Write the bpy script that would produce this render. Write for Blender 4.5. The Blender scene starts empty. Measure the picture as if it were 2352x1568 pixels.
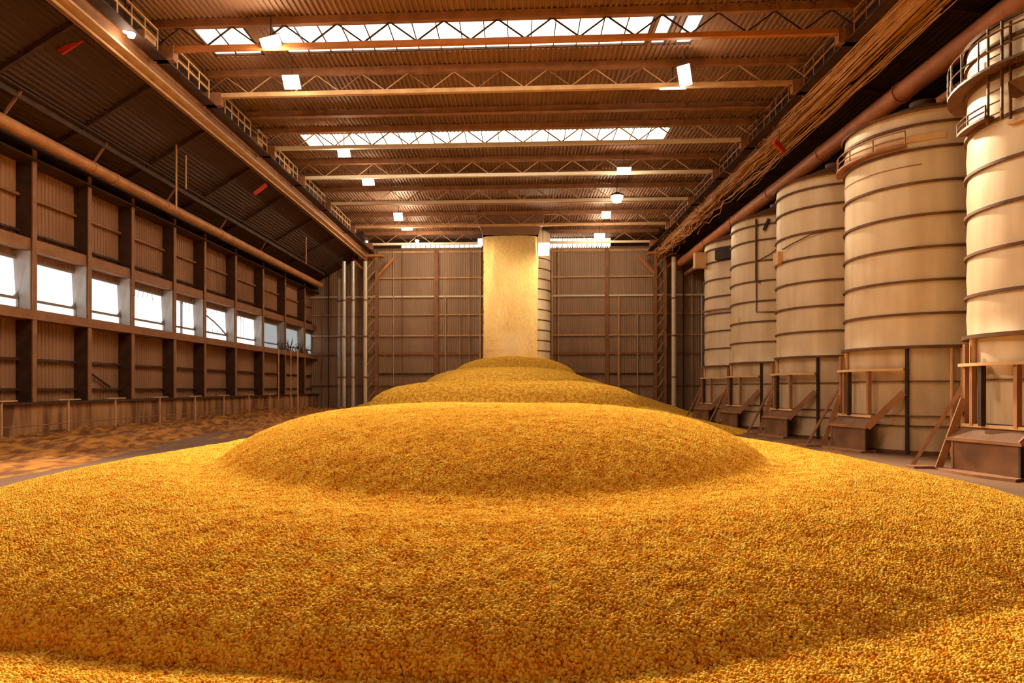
import bpy, math, random
import numpy as np
from mathutils import Vector, noise as mnoise
random.seed(7); rng = np.random.default_rng(7)
scn = bpy.context.scene
COL = scn.collection
PI = math.pi

# ------------------------------------------------------------------ camera
F = 1568.0; PX = 1108.0; PY = 890.0; EYE = 2.7
TH = math.radians(3.0); CT, ST = math.cos(TH), math.sin(TH)
cam = bpy.data.cameras.new('camera')
cam.sensor_width = 36.0; cam.lens = F / 2352.0 * 36.0
cam.shift_x = (1176.0 - PX) / 2352.0
cam.shift_y = (PY - 784.0) / 2352.0
cam.clip_end = 300
co = bpy.data.objects.new('camera', cam); COL.objects.link(co)
co.location = (0, 0, EYE); co.rotation_euler = (PI / 2, 0, TH)
scn.camera = co

def ray(px):
    u = (px - PX) / F
    return (u * CT - ST, u * ST + CT)
def atX(px, X):            # depth Y where the sight line of a column meets the plane X
    a, b = ray(px); return X / a * b
def atY(px, Y):            # X where it meets the plane Y
    a, b = ray(px); return Y / b * a
def dep(X, Y): return -X * ST + Y * CT
def zat(py, X, Y): return EYE + (PY - py) / F * dep(X, Y)

# --------------------------------------------------------------- materials
def newmat(name):
    m = bpy.data.materials.new(name); m.use_nodes = True
    nt = m.node_tree; b = nt.nodes['Principled BSDF']
    return m, nt, b
def N(nt, t, **kw):
    n = nt.nodes.new(t)
    for k, v in kw.items(): setattr(n, k, v)
    return n
def rough_metal(name, c1, c2, scale=1.2, rough=.6, metal=0.0, bump=.15, stretch=(1, 1, 1), detail=6, lo=.35, hi=.7, spec=.4):
    m, nt, b = newmat(name); L = nt.links
    tc = N(nt, 'ShaderNodeTexCoord'); mp = N(nt, 'ShaderNodeMapping'); mp.inputs['Scale'].default_value = stretch
    no = N(nt, 'ShaderNodeTexNoise'); no.inputs['Scale'].default_value = scale; no.inputs['Detail'].default_value = detail
    L.new(tc.outputs['Object'], mp.inputs[0]); L.new(mp.outputs[0], no.inputs['Vector'])
    cr = N(nt, 'ShaderNodeValToRGB'); cr.color_ramp.elements[0].position = lo; cr.color_ramp.elements[1].position = hi
    cr.color_ramp.elements[0].color = (*c1, 1); cr.color_ramp.elements[1].color = (*c2, 1)
    L.new(no.outputs['Fac'], cr.inputs[0]); L.new(cr.outputs[0], b.inputs['Base Color'])
    b.inputs['Roughness'].default_value = rough; b.inputs['Metallic'].default_value = metal
    b.inputs['Specular IOR Level'].default_value = spec
    if bump:
        bp = N(nt, 'ShaderNodeBump'); bp.inputs['Strength'].default_value = bump; bp.inputs['Distance'].default_value = .02
        n2 = N(nt, 'ShaderNodeTexNoise'); n2.inputs['Scale'].default_value = scale * 9
        L.new(mp.outputs[0], n2.inputs['Vector']); L.new(n2.outputs['Fac'], bp.inputs['Height']); L.new(bp.outputs[0], b.inputs['Normal'])
    return m
def emit(name, col, st):
    m = bpy.data.materials.new(name); m.use_nodes = True; nt = m.node_tree; nt.nodes.clear()
    e = nt.nodes.new('ShaderNodeEmission'); o = nt.nodes.new('ShaderNodeOutputMaterial')
    e.inputs[0].default_value = (*col, 1); e.inputs[1].default_value = st
    nt.links.new(e.outputs[0], o.inputs[0]); return m

M = {}
M['rust'] = rough_metal('rusty_brown_steel', (.29, .13, .06), (.40, .19, .095), 1.5, .65)
M['rust_or'] = rough_metal('orange_primer_steel', (.55, .19, .05), (.66, .27, .08), 1.2, .6)
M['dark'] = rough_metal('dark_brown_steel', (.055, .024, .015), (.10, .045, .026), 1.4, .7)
M['black'] = rough_metal('black_steel_and_shade', (.03, .014, .01), (.05, .025, .018), 1.4, .6)
M['tan'] = rough_metal('dusty_tan_steel', (.62, .36, .17), (.78, .50, .26), 1.4, .6)
M['cream'] = rough_metal('pale_dusty_steel', (.90, .76, .56), (.96, .86, .68), 1.2, .55)
M['galv'] = rough_metal('window_lit_galvanised', (.75, .70, .64), (.92, .87, .80), 1.5, .35, .25)  # lightened base paints in the window reflections on the pipes
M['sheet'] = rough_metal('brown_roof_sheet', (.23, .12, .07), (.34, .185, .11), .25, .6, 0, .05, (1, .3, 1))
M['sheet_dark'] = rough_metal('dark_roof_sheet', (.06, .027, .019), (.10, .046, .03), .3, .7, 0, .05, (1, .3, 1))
M['wall_sheet'] = rough_metal('brown_wall_sheet', (.34, .175, .095), (.47, .255, .15), .35, .6, 0, .05, (1, 1, .3))
M['back_sheet'] = rough_metal('grey_brown_wall_sheet', (.38, .25, .17), (.52, .36, .25), .3, .6, 0, .05, (1, 1, .25))
M['conc'] = rough_metal('stained_concrete', (.20, .085, .035), (.52, .27, .12), 1.3, .85, 0, .3, (1, 1, .16), 9, .40, .60)
M['pier'] = rough_metal('window_lit_pier', (.30, .25, .21), (.50, .45, .40), 1.0, .8, 0, .2, (1, 1, .5))
M['panel'] = rough_metal('grimy_brown_plate', (.15, .065, .03), (.26, .12, .055), 1.3, .8)
M['frame'] = rough_metal('grey_brown_window_frame', (.25, .20, .17), (.36, .30, .26), 1.0, .7)
M['floor'] = rough_metal('dusty_concrete_floor', (.13, .06, .028), (.25, .12, .055), .35, .7, 0, .25, (1, .35, 1), 9)
M['pipe'] = rough_metal('orange_brown_pipe', (.50, .22, .085), (.66, .32, .13), 1.2, .5)
M['pipe_red'] = rough_metal('red_brown_pipe', (.50, .17, .07), (.64, .25, .10), 1.2, .55)
M['red'] = rough_metal('faded_red_paint', (.55, .03, .015), (.70, .06, .03), 2, .5)
M['strand'] = rough_metal('straw_coloured_dusty_cable', (.50, .24, .085), (.70, .38, .15), 2, .8)
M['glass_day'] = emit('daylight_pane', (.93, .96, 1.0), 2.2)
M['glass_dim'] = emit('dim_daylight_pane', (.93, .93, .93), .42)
M['sky_pane'] = emit('skylight_pane', (1.0, .82, .58), 4.0)
M['fill_near'] = emit('near_fill_pane', (1.0, .82, .58), 9.5)
M['fill_low'] = emit('dim_fill_pane', (1.0, .80, .55), 2.6)  # dim added row that lifts the dark near slopes
M['clere'] = emit('clerestory_pane', (1.0, .88, .68), 2.5)
M['lamp'] = emit('lamp_lens', (1.0, .80, .50), 14.0)
M['lampw'] = emit('cool_lamp_lens', (1.0, .93, .82), 10.0)

def silo_mat():
    m, nt, b = newmat('cream_silo_sheet'); L = nt.links
    tc = N(nt, 'ShaderNodeTexCoord'); mp = N(nt, 'ShaderNodeMapping'); mp.inputs['Scale'].default_value = (1, 1, .12)
    L.new(tc.outputs['Object'], mp.inputs[0])
    no = N(nt, 'ShaderNodeTexNoise'); no.inputs['Scale'].default_value = 1.6; no.inputs['Detail'].default_value = 7
    L.new(mp.outputs[0], no.inputs['Vector'])
    cr = N(nt, 'ShaderNodeValToRGB'); e = cr.color_ramp.elements
    e[0].position = .3; e[0].color = (.64, .48, .31, 1); e[1].position = .72; e[1].color = (.82, .67, .47, 1)
    L.new(no.outputs['Fac'], cr.inputs[0])
    n2 = N(nt, 'ShaderNodeTexNoise'); n2.inputs['Scale'].default_value = .35; n2.inputs['Detail'].default_value = 3
    L.new(tc.outputs['Object'], n2.inputs['Vector'])
    mx = N(nt, 'ShaderNodeMixRGB', blend_type='MULTIPLY'); mx.inputs[0].default_value = .5
    c2 = N(nt, 'ShaderNodeValToRGB'); c2.color_ramp.elements[0].position = .35; c2.color_ramp.elements[0].color = (.75, .68, .6, 1)
    c2.color_ramp.elements[1].position = .6; c2.color_ramp.elements[1].color = (1, 1, 1, 1)
    L.new(n2.outputs['Fac'], c2.inputs[0]); L.new(cr.outputs[0], mx.inputs[1]); L.new(c2.outputs[0], mx.inputs[2])
    L.new(mx.outputs[0], b.inputs['Base Color']); b.inputs['Roughness'].default_value = .42; b.inputs['Metallic'].default_value = .15
    return m
M['silo'] = silo_mat()
M['skirt'] = rough_metal('grimy_silo_skirt', (.46, .33, .21), (.72, .58, .41), 1.0, .6, .1, .1, (1, 1, .3), 8)
M['hoop'] = rough_metal('brown_hoop_steel', (.10, .04, .015), (.17, .07, .025), 1.5, .55)

def grain_mat(name, grains=False):
    m, nt, b = newmat(name); L = nt.links
    tc = N(nt, 'ShaderNodeTexCoord')
    if grains:
        oi = N(nt, 'ShaderNodeObjectInfo')
        fac = oi.outputs['Random']
    else:
        vo = N(nt, 'ShaderNodeTexVoronoi'); vo.inputs['Scale'].default_value = 20.0
        L.new(tc.outputs['Object'], vo.inputs['Vector'])
        sp = N(nt, 'ShaderNodeSeparateColor'); L.new(vo.outputs['Color'], sp.inputs[0]); fac = sp.outputs[0]
    cr = N(nt, 'ShaderNodeValToRGB'); e = cr.color_ramp.elements
    e[0].position = 0; e[0].color = (.70, .27, .014, 1); e[1].position = 1; e[1].color = (1.0, .76, .18, 1)
    k = cr.color_ramp.elements.new(.35); k.color = (.98, .58, .065, 1)
    L.new(fac, cr.inputs[0])
    # patches of redder and paler grain, decimetre sized
    n1 = N(nt, 'ShaderNodeTexNoise'); n1.inputs['Scale'].default_value = 5.0; n1.inputs['Detail'].default_value = 4; n1.inputs['Roughness'].default_value = .7
    gp = N(nt, 'ShaderNodeNewGeometry'); L.new(gp.outputs['Position'], n1.inputs['Vector'])
    c2 = N(nt, 'ShaderNodeValToRGB'); c2.color_ramp.elements[0].position = .40; c2.color_ramp.elements[0].color = (.74, .46, .26, 1)
    c2.color_ramp.elements[1].position = .56; c2.color_ramp.elements[1].color = (1, 1, 1, 1)
    L.new(n1.outputs['Fac'], c2.inputs[0])
    mx = N(nt, 'ShaderNodeMixRGB', blend_type='MULTIPLY'); mx.inputs[0].default_value = .6 if grains else .95
    L.new(cr.outputs[0], mx.inputs[1]); L.new(c2.outputs[0], mx.inputs[2]); L.new(mx.outputs[0], b.inputs['Base Color'])
    b.inputs['Roughness'].default_value = .9; b.inputs['Specular IOR Level'].default_value = .0
    if not grains:
        bp = N(nt, 'ShaderNodeBump'); bp.inputs['Strength'].default_value = .9; bp.inputs['Distance'].default_value = .05; bp.invert = True
        L.new(vo.outputs['Distance'], bp.inputs['Height'])
        b2 = N(nt, 'ShaderNodeBump'); b2.inputs['Strength'].default_value = .8; b2.inputs['Distance'].default_value = .12
        n3 = N(nt, 'ShaderNodeTexNoise'); n3.inputs['Scale'].default_value = 6.5; n3.inputs['Detail'].default_value = 3
        L.new(tc.outputs['Object'], n3.inputs['Vector']); L.new(n3.outputs['Fac'], b2.inputs['Height'])
        L.new(bp.outputs[0], b2.inputs['Normal']); L.new(b2.outputs[0], b.inputs['Normal'])
    return m
M['grain'] = grain_mat('golden_grain_surface'); M['kernel'] = grain_mat('golden_grain_kernel', True)
M['drift'] = rough_metal('spilled_grain_and_dust', (.17, .055, .012), (.52, .21, .03), 4.0, .9, 0, 1.0, (1, .25, 1), 14, .40, .62)

# ------------------------------------------------------------ mesh helpers
class MB:
    def __init__(s): s.v = []; s.f = []
    def quadbox(s, p):           # 8 corners, bottom 0-3, top 4-7
        k = len(s.v); s.v += [tuple(q) for q in p]
        for f in ((3, 2, 1, 0), (4, 5, 6, 7), (0, 1, 5, 4), (1, 2, 6, 5), (2, 3, 7, 6), (3, 0, 4, 7)): s.f.append(tuple(k + i for i in f))
    def box(s, x0, x1, y0, y1, z0, z1):
        s.quadbox([(x0, y0, z0), (x1, y0, z0), (x1, y1, z0), (x0, y1, z0), (x0, y0, z1), (x1, y0, z1), (x1, y1, z1), (x0, y1, z1)])
        return s
    def bar(s, a, b, w, h=None, up=(0, 0, 1)):
        h = h or w; a = Vector(a); b = Vector(b); d = (b - a).normalized(); up = Vector(up)
        if abs(d.dot(up)) > .97: up = Vector((1, 0, 0))
        r = d.cross(up).normalized(); u = r.cross(d).normalized(); r *= w / 2; u *= h / 2
        s.quadbox([a - r - u, a + r - u, b + r - u, b - r - u, a - r + u, a + r + u, b + r + u, b - r + u]); return s
    def tube(s, pts, r, n=10, cap=True):
        pts = [Vector(p) for p in pts]; base = len(s.v); m = len(pts)
        for i, p in enumerate(pts):
            d = (pts[min(i + 1, m - 1)] - pts[max(i - 1, 0)]).normalized()
            up = Vector((0, 0, 1)) if abs(d.z) < .95 else Vector((1, 0, 0))
            a = d.cross(up).normalized(); b = a.cross(d)
            rr = r[i] if isinstance(r, (list, tuple)) else r
            for k in range(n):
                t = 2 * PI * k / n; s.v.append(tuple(p + a * math.cos(t) * rr + b * math.sin(t) * rr))
        for i in range(m - 1):
            for k in range(n):
                k2 = (k + 1) % n; s.f.append((base + i * n + k, base + i * n + k2, base + (i + 1) * n + k2, base + (i + 1) * n + k))
        if cap:
            s.f.append(tuple(base + k for k in range(n))); s.f.append(tuple(base + (m - 1) * n + k for k in reversed(range(n))))
        return s
    def arcband(s, cx, cy, r0, r1, z0, z1, b0, b1, n=24):   # annular sector solid, angle measured from -X towards -Y
        full = abs(b1 - b0) >= 2 * PI - 1e-6; k = len(s.v); m = n if full else n + 1
        for i in range(m):
            t = b0 + (b1 - b0) * i / n; cx_, sy_ = -math.cos(t), -math.sin(t)
            for r, z in ((r0, z0), (r1, z0), (r1, z1), (r0, z1)): s.v.append((cx + cx_ * r, cy + sy_ * r, z))
        for i in range(n):
            a = k + 4 * i; b = k + 4 * ((i + 1) % m)
            for j in range(4): s.f.append((a + j, a + (j + 1) % 4, b + (j + 1) % 4, b + j))
        if not full: s.f.append((k, k + 1, k + 2, k + 3)); e = k + 4 * n; s.f.append((e + 3, e + 2, e + 1, e))
        return s
    def lathe(s, cx, cy, prof, n=64):
        k = len(s.v); m = len(prof)
        for i in range(n):
            t = 2 * PI * i / n
            for r, z in prof: s.v.append((cx + math.cos(t) * r, cy + math.sin(t) * r, z))
        for i in range(n):
            i2 = (i + 1) % n
            for j in range(m - 1): s.f.append((k + i * m + j, k + i2 * m + j, k + i2 * m + j + 1, k + i * m + j + 1))
        return s
    def build(s, name, mat, parent=None, smooth=False, bevel=0, origin=None):
        me = bpy.data.meshes.new(name); off = Vector(origin or (0, 0, 0))
        me.from_pydata([tuple(Vector(v) - off) for v in s.v], [], s.f); me.update()
        me.materials.append(M[mat] if isinstance(mat, str) else mat)
        o = bpy.data.objects.new(name, me); COL.objects.link(o)
        if parent is not None:
            o.parent = parent; o.location = off
        else: o.location = off
        import bmesh
        bm = bmesh.new(); bm.from_mesh(me); bmesh.ops.recalc_face_normals(bm, faces=bm.faces); bm.to_mesh(me); bm.free()
        if smooth:
            me.polygons.foreach_set('use_smooth', [True] * len(me.polygons))
            md = o.modifiers.new('edges', 'EDGE_SPLIT'); md.split_angle = math.radians(40)
        if bevel:
            md = o.modifiers.new('bevel', 'BEVEL'); md.width = bevel; md.segments = 2; md.limit_method = 'ANGLE'
        return o
def tag(o, label=None, cat=None, group=None, kind=None):
    if label: o['label'] = label
    if cat: o['category'] = cat
    if group: o['group'] = group
    if kind: o['kind'] = kind
    return o
def empty(name, loc, label, cat, group=None, rz=0.0):
    o = bpy.data.objects.new(name, None); COL.objects.link(o); o.location = loc; o.rotation_euler = (0, 0, rz); o.empty_display_size = .3
    return tag(o, label, cat, group)
def struct(o, label=None, cat=None): o['kind'] = 'structure'; return tag(o, label, cat)
ORD = ['first', 'second', 'third', 'fourth', 'fifth', 'sixth', 'seventh', 'eighth', 'ninth', 'tenth', 'eleventh', 'twelfth']

# ----------------------------------------------------------------- the hall
XL, XR = -26.7, 24.6; YB, YF = 86.5, -14.0
XGL, XGR = -19.1, 17.0                      # girder lines
ZC = 21.7; ZT = 20.0; ZA = 19.9             # ceiling, truss chord, aisle roof at girder
def corr(name, p0, p1, q0, q1, pitch, depth, nrm, mat, label, parent=None, kind=True, cuts=()):
    """ribbed sheet: profile runs p0->p1, extruded q0->q1 (vectors p0,p1 at q0; offset vector q)"""
    p0 = Vector(p0); p1 = Vector(p1); q = Vector(q1); nrm = Vector(nrm)
    Lg = (p1 - p0).length; d = (p1 - p0).normalized(); n = int(Lg / pitch); mb = MB()
    prof = []
    for i in range(n):
        a = i * pitch
        for fr, h in ((0, 0), (.55, 0), (.68, 1), (.87, 1)): prof.append((a + fr * pitch, h * depth))
    prof.append((Lg, 0))
    for a, h in prof:
        mb.v.append(tuple(p0 + d * a + nrm * h)); mb.v.append(tuple(p0 + d * a + nrm * h + q))
    for i in range(len(prof) - 1): mb.f.append((2 * i, 2 * i + 2, 2 * i + 3, 2 * i + 1))
    k = len(mb.v)                                # a back skin gives it thickness
    o = mb.build(name, mat, parent)
    md = o.modifiers.new('thickness', 'SOLIDIFY'); md.thickness = .03; md.offset = 0
    if parent is None: struct(o, label)
    return o

fl = MB().box(XL - .3, XR + .3, YF - .3, YB + .3, -.3, 0).build('floor', 'floor'); struct(fl, 'dusty brown concrete floor of the grain hall', 'floor')

# skylight openings: (x0,x1,y0,y1) in the main roof
def sx(px, Y): return atY(px, Y)
SKY = []
Ya = 36.6
for a, b in ((466, 582), (640, 1494), (1504, 1540), (1564, 1604)): SKY.append((sx(a, Ya), sx(b, Ya), 35.1, 38.2))
Yb_ = 52.0
SKY.append((sx(700, Yb_), sx(1532, Yb_), 50.3, 53.9))
for y0 in (5.0, 18.0, 26.5): SKY.append((-15.0, 4.0, y0, y0 + 3.6))  # rows out of view, added to light the near grain and shape the silo shading
# ceiling as ribbed strips between skylights
def ceiling():
    ys = sorted(set([YF, YB] + [v for s in SKY for v in s[2:]]))
    mb = MB(); pitch = .29; dp = .085
    for y0, y1 in zip(ys[:-1], ys[1:]):
        ym = (y0 + y1) / 2; holes = sorted((s[0], s[1]) for s in SKY if s[2] < ym < s[3])
        x = XGL - .4; spans = []
        for a, b in holes: spans.append((x, a)); x = b
        spans.append((x, XGR + .6))
        for a, b in spans:
            if b - a < .02: continue
            k0 = math.floor(a / pitch); pts = [(a, 0.0)]
            k = k0
            while k * pitch < b:
                for fr, h in ((0, 0), (.55, 0), (.68, 1), (.87, 1)):
                    xx = (k + fr) * pitch
                    if a < xx < b: pts.append((xx, -h * dp))
                k += 1
            pts.append((b, 0.0)); kk = len(mb.v)
            for xx, h in pts: mb.v += [(xx, y0, ZC + h), (xx, y1, ZC + h)]
            for i in range(len(pts) - 1): mb.f.append((kk + 2 * i, kk + 2 * i + 1, kk + 2 * i + 3, kk + 2 * i + 2))
    o = mb.build('ceiling', 'sheet'); md = o.modifiers.new('t', 'SOLIDIFY'); md.thickness = .04; md.offset = 1
    return struct(o, 'ribbed brown metal roof over the middle of the hall', 'ceiling')
ceiling()
wn = [0]
def window(label, glass_mb, glass_mat, frame_mb, frame_mat, pos):
    wn[0] += 1; e = bpy.data.objects.new('window_%d' % wn[0], None); COL.objects.link(e); e.location = (0, 0, 0); struct(e, label, 'window')
    glass_mb.build('pane', glass_mat, e)
    if frame_mb: frame_mb.build('window_frame', frame_mat, e)
    return e
skn = ['short skylight at the left end of the near skylight row', 'long bright skylight across the roof behind the nearest truss', 'narrow strip skylight just right of the long near skylight',
       'small square skylight at the right end of the near row', 'long bright skylight across the middle of the roof, farther from the viewer']
for i, (x0, x1, y0, y1) in enumerate(SKY):
    g = MB().box(x0, x1, y0, y1, ZC + .07, ZC + .10); f = MB(); w = .07
    for a, b in ((x0, x0 + w), (x1 - w, x1)): f.box(a, b, y0, y1, ZC - .05, ZC + .06)
    for a, b in ((y0, y0 + w), (y1 - w, y1)): f.box(x0, x1, a, b, ZC - .05, ZC + .06)
    x = x0 + 1.25
    while x < x1 - .6:
        f.box(x - .025, x + .025, y0, y1, ZC - .02, ZC + .06); x += 1.25
    window(skn[i] if i < 5 else 'unseen roof panel added to light the near grain, %s row from the front wall' % ORD[i - 5], g, 'sky_pane' if i < 5 else ('fill_low' if i == 5 else 'fill_near'), f, 'dark', None)

# aisle roofs
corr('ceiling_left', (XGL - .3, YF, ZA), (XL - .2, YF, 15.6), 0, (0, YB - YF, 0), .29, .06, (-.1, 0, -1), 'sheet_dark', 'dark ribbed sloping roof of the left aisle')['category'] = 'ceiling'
corr('ceiling_right', (XGR + .4, YF, 19.9), (XR + .2, YF, 18.6), 0, (0, YB - YF, 0), .29, .06, (0, 0, -1), 'black', 'ribbed roof above the row of silos, shade painted black')['category'] = 'ceiling'  # unlit aisle: the shade is put into the black colour
# fascias at the change of roof height
struct(MB().box(XGL - .45, XGL - .37, YF, YB, ZA - .2, ZC + .05).build('trim_1', 'dark'), 'upright fascia between left aisle roof and main roof', 'fascia')
struct(MB().box(XGR + .55, XGR + .63, YF, YB, ZA - .2, ZC + .05).build('trim_2', 'dark'), 'upright fascia between right aisle roof and main roof', 'fascia')

# left wall: ribbed sheet with girts
wl = corr('wall_left', (XL, YF, 0), (XL, YB, 0), 0, (0, 0, 16.0), .30, .07, (1, 0, 0), 'wall_sheet', 'ribbed brown sheet wall on the left with a band of windows'); wl['category'] = 'wall'
# right wall
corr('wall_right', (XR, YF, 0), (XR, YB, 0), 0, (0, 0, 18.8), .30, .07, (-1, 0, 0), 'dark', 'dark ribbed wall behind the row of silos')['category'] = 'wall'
wb = corr('wall_back', (XL, YB, 0), (XR, YB, 0), 0, (0, 0, 20.45), .29, .08, (0, -1, 0), 'back_sheet', 'ribbed grey-brown end wall crossed by rails and posts'); wb['category'] = 'wall'
struct(MB().box(XL - .3, XR + .3, YF - .3, YF, 0, ZC + .3).build('wall_front', 'dark'), 'plain front wall of the hall behind the viewer', 'wall')
struct(MB().box(XL - .3, XR + .3, YB + .02, YB + .3, 20.3, ZC + .3).build('trim_3', 'dark'), 'strip of wall above the end wall sheets', 'wall')

# columns of the left wall
colpx = [75, 203, 303, 400, 470, 541, 604, 655, 700]
XC = -25.7
colY = [XC and y for y in (12.0, 16.6, 21.2, 25.7, 30.2)] + [atX(p, XC) for p in colpx]
DW = 1.94
for i, y in enumerate(colY):
    vis = i - 5
    if vis >= 0: lab = 'steel wall column with shade-dark web, %s from the left along the window wall' % ORD[vis] if vis < 8 else 'steel wall column with shade-dark web nearest the far corner of the window wall'
    else: lab = 'steel wall column with shade-dark web of the window wall, %s before the left edge of the picture' % ORD[4 - i]
    e = empty('steel_column', (XC, y, DW), lab, 'column', 'columns along the window wall')
    MB().box(XL + .08 - XC, -.06, .02, .30, 0, 15.6 - DW).build('web', 'dark', e)  # backlit side: its shade is put into the dark colour
    MB().box(-.06, .0, .0, .34, 0, 15.6 - DW).build('flange', 'rust', e)
    # pier in the window band, flared at its head; pale grey paints in window light
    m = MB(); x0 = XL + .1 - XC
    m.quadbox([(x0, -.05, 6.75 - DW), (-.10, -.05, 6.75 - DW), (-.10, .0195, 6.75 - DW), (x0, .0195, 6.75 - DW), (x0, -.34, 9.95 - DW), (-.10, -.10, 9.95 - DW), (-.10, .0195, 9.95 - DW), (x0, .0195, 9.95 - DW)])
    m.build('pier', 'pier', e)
# windows of the left wall
bounds = colY + [YB - .2]
wlab = lambda k: 'bright window of the left wall, %s from the left' % ORD[k]
for i in range(len(colY)):
    y0 = (colY[i] + .34); y1 = bounds[i + 1] - .02
    k = i - 4   # window left of column 75 px is k=0
    x = XL + .12; g = MB(); z0, z1 = 6.95, 9.5
    g.box(x, x + .02, y0, y1, z0, z1)
    f = MB(); w = .08
    for a, b in ((z0 - .08, z0 + .02), (z0 + .42, z0 + .56), (z1 - .02, z1 + .12)): f.box(x + .02, x + .16, y0, y1, a, b)
    for a, b in ((y0 - .02, y0 + w), (y1 - w, y1 + .02)): f.box(x + .02, x + .16, a, b, z0, z1)
    for yy, sg in ((y0 + w, 1), (y1 - w, -1)):       # rounded lower corners of the opening
        q = len(f.v); pts = [(yy, z0 + .55), (yy + sg * .40, z0 + .55)] + [(yy + sg * .40 * (1 - math.sin(t)), z0 + .55 + .40 * (1 - math.cos(t))) for t in (.35, .7, 1.05, 1.4, PI / 2)]
        for xx in (x + .025, x + .11):
            for a, b in pts: f.v.append((xx, a, b))
        n = len(pts); f.f.append(tuple(q + j for j in range(n))); f.f.append(tuple(q + n + j for j in reversed(range(n))))
        for j in range(n): f.f.append((q + j, q + (j + 1) % n, q + n + (j + 1) % n, q + n + j))
    dim = 'glass_day'
    if k in (4,): f.box(x + .02, x + .16, (y0 + y1) / 2 - .08, (y0 + y1) / 2 + .08, z0, z1)
    if k in (3, 4, 5, 6):                              # dirty upper strip / dead vines hanging over the pane
        for j in range(7): f.bar((x + .08, y0 + .3 + j * .55, z1), (x + .08, y0 + .2 + j * .6 + random.uniform(-.3, .3), z1 - random.uniform(.3, .7)), .03)
    if k == 5:
        pts = [(x + .15, y0 + .1, z1 - .5)] + [(x + .15, y0 + .1 + (y1 - y0) * t, z1 - .5 - 1.7 * t ** 1.6) for t in (.25, .5, .75, 1)]
        f.tube(pts, .07, 6)
        for t in (.3, .45, .62, .8): f.tube([(x + .15, y0 + (y1 - y0) * t, z1 - .5 - 1.7 * t ** 1.6), (x + .15, y0 + (y1 - y0) * t + .2, z0 + .3)], .02, 5)
    if k == 6:
        for j in range(8): f.box(x + .03, x + .06, y0 + .4 + j * .6, y0 + .43 + j * .6, z0 + .5, z1)
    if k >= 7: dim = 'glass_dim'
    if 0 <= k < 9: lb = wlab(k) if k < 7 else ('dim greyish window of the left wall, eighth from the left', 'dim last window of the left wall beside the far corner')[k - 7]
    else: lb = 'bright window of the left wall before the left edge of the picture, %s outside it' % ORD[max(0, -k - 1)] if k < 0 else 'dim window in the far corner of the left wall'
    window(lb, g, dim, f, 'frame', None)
    # girts behind each bay
    for z, wdt in ((12.9, .14), (11.0, .12), (4.15, .14), (2.55, .12)):
        if z == 2.55 and i == 5: MB().box(XL + .1, XL + .3, y0 + .9, y1, z, z + wdt).build('girt', 'dark', wl)
        else: MB().box(XL + .1, XL + .3, y0, y1, z, z + wdt).build('girt', 'rust' if z > 12 else 'dark', wl)
MB().bar((XL + .25, colY[6] + .4, 4.0), (XL + .25, colY[6] + 3.4, 2.75), .1).build('diagonal_brace', 'dark', wl)
# long trims of the window wall: sill beam, head beam, dwarf wall, eaves beam
struct(MB().box(XL + .05, XC + .04, YF, YB - .1, 6.32, 6.82).build('trim_4', 'rust'), 'long rusty sill beam running under the left windows', 'beam')
struct(MB().box(XL + .05, XC - .12, YF, YB - .1, 9.98, 10.62).build('trim_5', 'rust'), 'long rusty head beam running above the left windows', 'beam')
dw = MB().box(XL, XC + .02, YF, YB - .1, 0, DW - .12).build('trim_6', 'conc'); struct(dw, 'stained concrete dwarf wall along the foot of the left wall', 'wall')
struct(MB().box(XL, XC + .22, YF, YB - .1, DW - .12, DW).build('trim_7', 'dark'), 'dark ledge capping the dwarf wall on the left', 'ledge')
struct(MB().box(XL, XC + .12, YF, YB - .1, 15.35, 15.65).build('trim_8', 'black'), 'black eaves beam along the top of the left wall', 'beam')
struct(MB().box(XL, XC + .25, YF, YB - .1, 14.75, 14.83).build('trim_9', 'dark'), 'thin dark rail below the left eaves beam', 'rail')

# back wall rails and posts
yb = YB - .12
for py, w, mt in ((577, .28, 'tan'), (637, .20, 'tan'), (680, .22, 'cream'), (722, .14, 'tan'), (770, .20, 'tan'), (812, .28, 'rust'), (858, .14, 'dark'), (885, .14, 'rust')):
    z = zat(py, 0, YB); x0, x1 = (XL + .1, XR - .1) if py in (680, 722, 770, 812, 885) else (atY(870, YB), atY(1505, YB))
    MB().box(x0, x1, yb - .16, yb, z - w / 2, z + w / 2).build('girt', mt, wb)
posts = [(905, .10, 'tan'), (925, .08, 'rust'), (1003, .55, 'rust'), (1024, .14, 'tan'), (1057, .08, 'tan'), (1078, .08, 'tan'), (1103, .2, 'tan'), (1268, .2, 'tan'), (1282, .10, 'tan'),
         (1393, .5, 'rust'), (1420, .22, 'tan'), (1463, .14, 'tan'), (1504, .3, 'tan'), (1527, .12, 'tan'), (1568, .08, 'dark'), (1588, .12, 'tan'), (1610, .12, 'cream'), (742, .1, 'rust'), (757, .1, 'dark')]
for px, w, mt in posts:
    X = atY(px, YB); z1 = zat(680, X, YB) if px in (1024, 1420, 1610) else (zat(722, X, YB) if px in (1057, 1463, 742) else 20.2)
    MB().box(X - w / 2, X + w / 2, yb - .26, yb - .16, 0, z1).build('post', mt, wb)
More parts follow.
